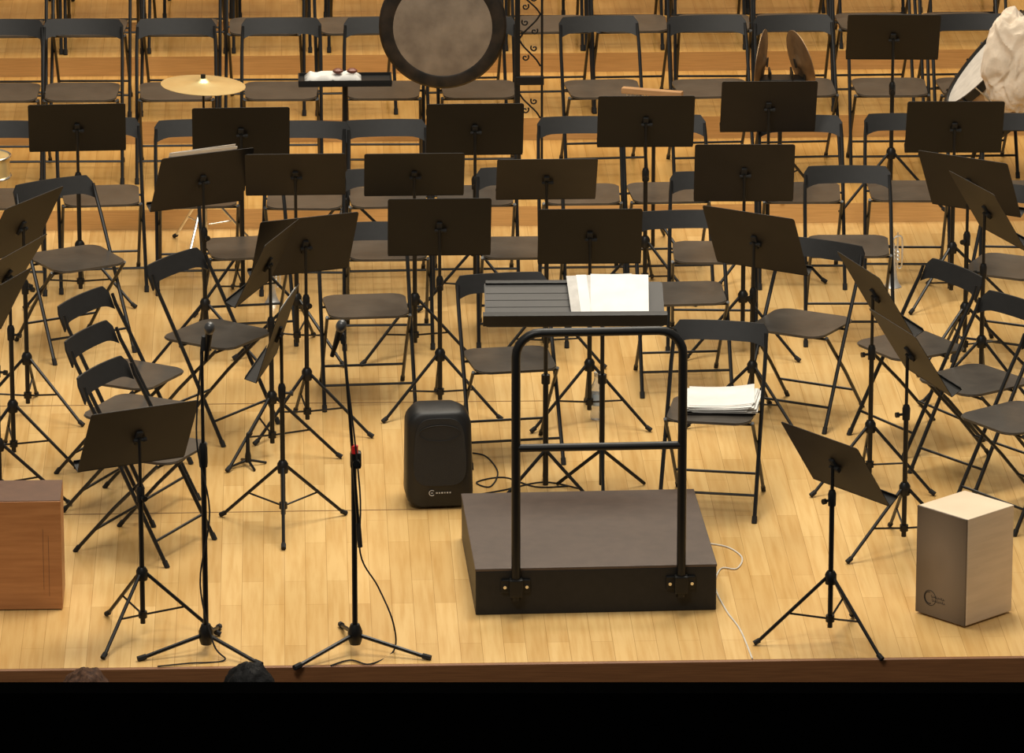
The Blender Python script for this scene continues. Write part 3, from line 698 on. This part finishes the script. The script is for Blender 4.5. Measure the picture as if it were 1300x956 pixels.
# towel hanging over the drum
tw=at_Y(1286,78,yB-.30)
bm=nb(); bmesh.ops.create_icosphere(bm,subdivisions=6,radius=1)
def ridge(v): return 1-2*abs(noise.noise(v))
for v in bm.verts:
    p=v.co.copy(); p=V(*(math.copysign(abs(c)**.9,c) for c in p))
    wq=V(p.x+.35*noise.noise(p*1.3+V(5,0,0)),p.y,p.z+.35*noise.noise(p*1.3+V(0,5,0)))
    d=.22*noise.noise(wq*1.2+V(3,1,2))+.09*ridge(V(wq.x*1.9+wq.z*1.5,wq.y*2,wq.z*1.3))+.045*ridge(V(wq.x*3.4-wq.z*2.2,wq.y*4,wq.z*2.6)+V(7,0,0))
    k=1+d-.10
    v.co=V(p.x*.15*k*(1-.08*p.z)+.02*math.sin(p.z*3),p.y*.12*k,p.z*.27*k)
o=obj('towel',bm,'towel',None,True,loc=tuple(tw)); tag(o,'crumpled cream towel draped over the bass drum at upper right','towel')
# ---------------- trumpets standing bell down
def trumpet(px,py,label,sc=1):
    P=at_z(px,py,0); t=thing('trumpet',label,'trumpet',tuple(P)); t.scale=(sc,)*3
    bm=nb(); lathe(bm,[(.060,0),(.062,.003),(.046,.025),(.034,.06),(.026,.11),(.019,.18),(.012,.30),(.010,.30),(.017,.18),(.024,.11),(.032,.06),(.044,.02)],24); obj('bell',bm,'silver',t,True)
    bm=nb(); tube(bm,smoothpath([(0,0,.3),(.0,0,.33),(.03,0,.355),(.06,0,.33),(.06,0,.16),(.045,0,.13),(.03,0,.16),(.03,0,.30),(.03,0,.38)],5),.0065,8); tb=obj('tubing',bm,'silver',t,True)
    for k in range(3):
        bm=nb(); lathe(bm,[(0,-.05),(.010,-.05),(.010,.04),(.004,.045),(.004,.06),(.009,.062),(0,.065)],10,Matrix.Translation((.03+.0,0,.20+.026*k))@Matrix.Rotation(PI/2,4,'X')); obj('valve',bm,'silver',t,True)
    return t
trumpet(1133,364,'silver trumpet standing on its bell near the right side',.72)
trumpet(346,384,'small silver horn bell standing behind the narrow side-on desk',.6)
# small drum at left edge
P=base_for(-18,208,.66,0)
t=thing('snare_drum','small chrome rimmed drum cut by the left picture edge','drum',tuple(P))
bm=nb(); lathe(bm,[(0,.60),(.115,.60),(.115,.70),(0,.70)],28); obj('shell',bm,'gold',t,True)
for zz in (.60,.70):
    bm=nb(); tube(bm,[V(.119*math.cos(2*PI*k/28),.119*math.sin(2*PI*k/28),zz) for k in range(28)],.006,6,True); obj('rim',bm,'chrome',t,True)
bm=nb(); tube(bm,[(0,0,.05),(0,0,.60)],.012,8); obj('pole',bm,'chrome',t,True)
tripod(t,.25,.1,.22,'chrome',30,.008)
# ---------------- audience
def person(px,py,label,hm):
    P=at_Y(px,py,yp); top=P.z; x=P.x
    t=thing('person',label,'person',(x,yp,ZH))
    hc_=top-ZH-.125
    def skin(name,pts,edges,rad,m,par):
        me=bpy.data.meshes.new(name); me.from_pydata([Vector(p) for p in pts],edges,[]); me.materials.append(M[m])
        o=bpy.data.objects.new(name,me); C.objects.link(o); o.parent=par
        sk=o.modifiers.new('skin','SKIN'); sk.use_smooth_shade=True
        for i,v in enumerate(me.skin_vertices[0].data): v.radius=(rad[i],rad[i]*(.8 if i<4 else 1)); v.use_root=(i==0)
        sb=o.modifiers.new('sub','SUBSURF'); sb.levels=1; sb.render_levels=1
        return o
    sh=hc_-.26
    pts=[(0,0,.53),(0,-.01,.72),(0,0,sh-.08),(0,.005,sh),(0,.01,sh+.08),
         (-.19,0,sh-.03),(-.25,.05,sh-.28),(-.16,.26,.62),(.19,0,sh-.03),(.25,.05,sh-.28),(.16,.26,.62),
         (-.10,.08,.52),(-.12,.42,.50),(-.12,.44,.08),(-.12,.56,.04),(.10,.08,.52),(.12,.42,.50),(.12,.44,.08),(.12,.56,.04)]
    ed=[(0,1),(1,2),(2,3),(3,4),(3,5),(5,6),(6,7),(3,8),(8,9),(9,10),(0,11),(11,12),(12,13),(13,14),(0,15),(15,16),(16,17),(17,18)]
    rd=[.15,.14,.15,.09,.055,.065,.05,.035,.065,.05,.035,.10,.075,.05,.04,.10,.075,.05,.04]
    skin('body',pts,ed,rd,'cloth',t)
    bm=nb(); bmesh.ops.create_uvsphere(bm,u_segments=24,v_segments=18,radius=1)
    for v in bm.verts:
        p=v.co; z_=p.z; v.co=V(p.x*.075*(1-.18*max(0,-z_)),p.y*.095,z_*.118)
    tmp=Matrix.Translation((0,.012,hc_))
    bmesh.ops.transform(bm,matrix=tmp,verts=bm.verts[:])
    lathe(bm,[(0,.02),(.012,.01),(.016,-.02),(0,-.03)],8,Matrix.Translation((0,.105,hc_-.015)))
    for s in (-1,1): lathe(bm,[(0,.01),(.018,.008),(.026,0),(0,-.008)],10,Matrix.Translation((s*.077,.01,hc_-.01))@Matrix.Rotation(s*PI/2,4,'Y'),1.2,.7)
    tube(bm,[(0,.012,hc_-.08),(0,.0,hc_-.2)],.052,12)
    hd_=obj('head',bm,'skin',t,True)
    bm=nb(); bmesh.ops.create_uvsphere(bm,u_segments=60,v_segments=36,radius=1)
    for v in bm.verts:
        p=v.co.copy(); k=1+.09*noise.noise(V(p.x*3,p.y*3,p.z*2))+.05*noise.noise(V(p.x*14,p.y*14,p.z*3))
        yy=p.y*.108*k
        if p.y>0 and p.z<.35: yy*=.45
        v.co=V(p.x*.105*k,yy-.004,p.z*(.13 if p.z>0 else .14)*k+hc_)
    obj('hair',bm,hm,t,True)
    ch=dup(chair0); ch.location=(x,yp-.06,ZH); ch.rotation_euler=(0,0,PI)
    tag(ch,'folding chair under the '+label.split(' seated')[0],'chair','audience chairs')
person(110,850,'person with brown hair seated in dark clothes before the stage','hairb')
person(317,843,'person with black hair seated in dark clothes before the stage','hairk')
# ---------------- light
def area(name,loc,tgt,sx,sy,e,col):
    l=bpy.data.lights.new(name,'AREA'); l.shape='RECTANGLE'; l.size=sx; l.size_y=sy; l.energy=e; l.color=col
    o=bpy.data.objects.new(name,l); C.objects.link(o); o.location=loc; o.rotation_euler=(Vector(tgt)-Vector(loc)).to_track_quat('-Z','Y').to_euler()
area('stage_light',(0.5,-1.5,7.5),(0,-1,0),5,2.5,620,(1,.92,.78))
area('riser_light',(0,5,7.5),(0,5,0),7,3,490,(1,.87,.69))
area('front_light',(-2.5,-10,8.5),(0,0.5,0),3,2,440,(1,.94,.84))
w=bpy.data.worlds.new('world'); S.world=w; w.use_nodes=True; w.node_tree.nodes['Background'].inputs[0].default_value=(1,.92,.80,1); w.node_tree.nodes['Background'].inputs[1].default_value=.22
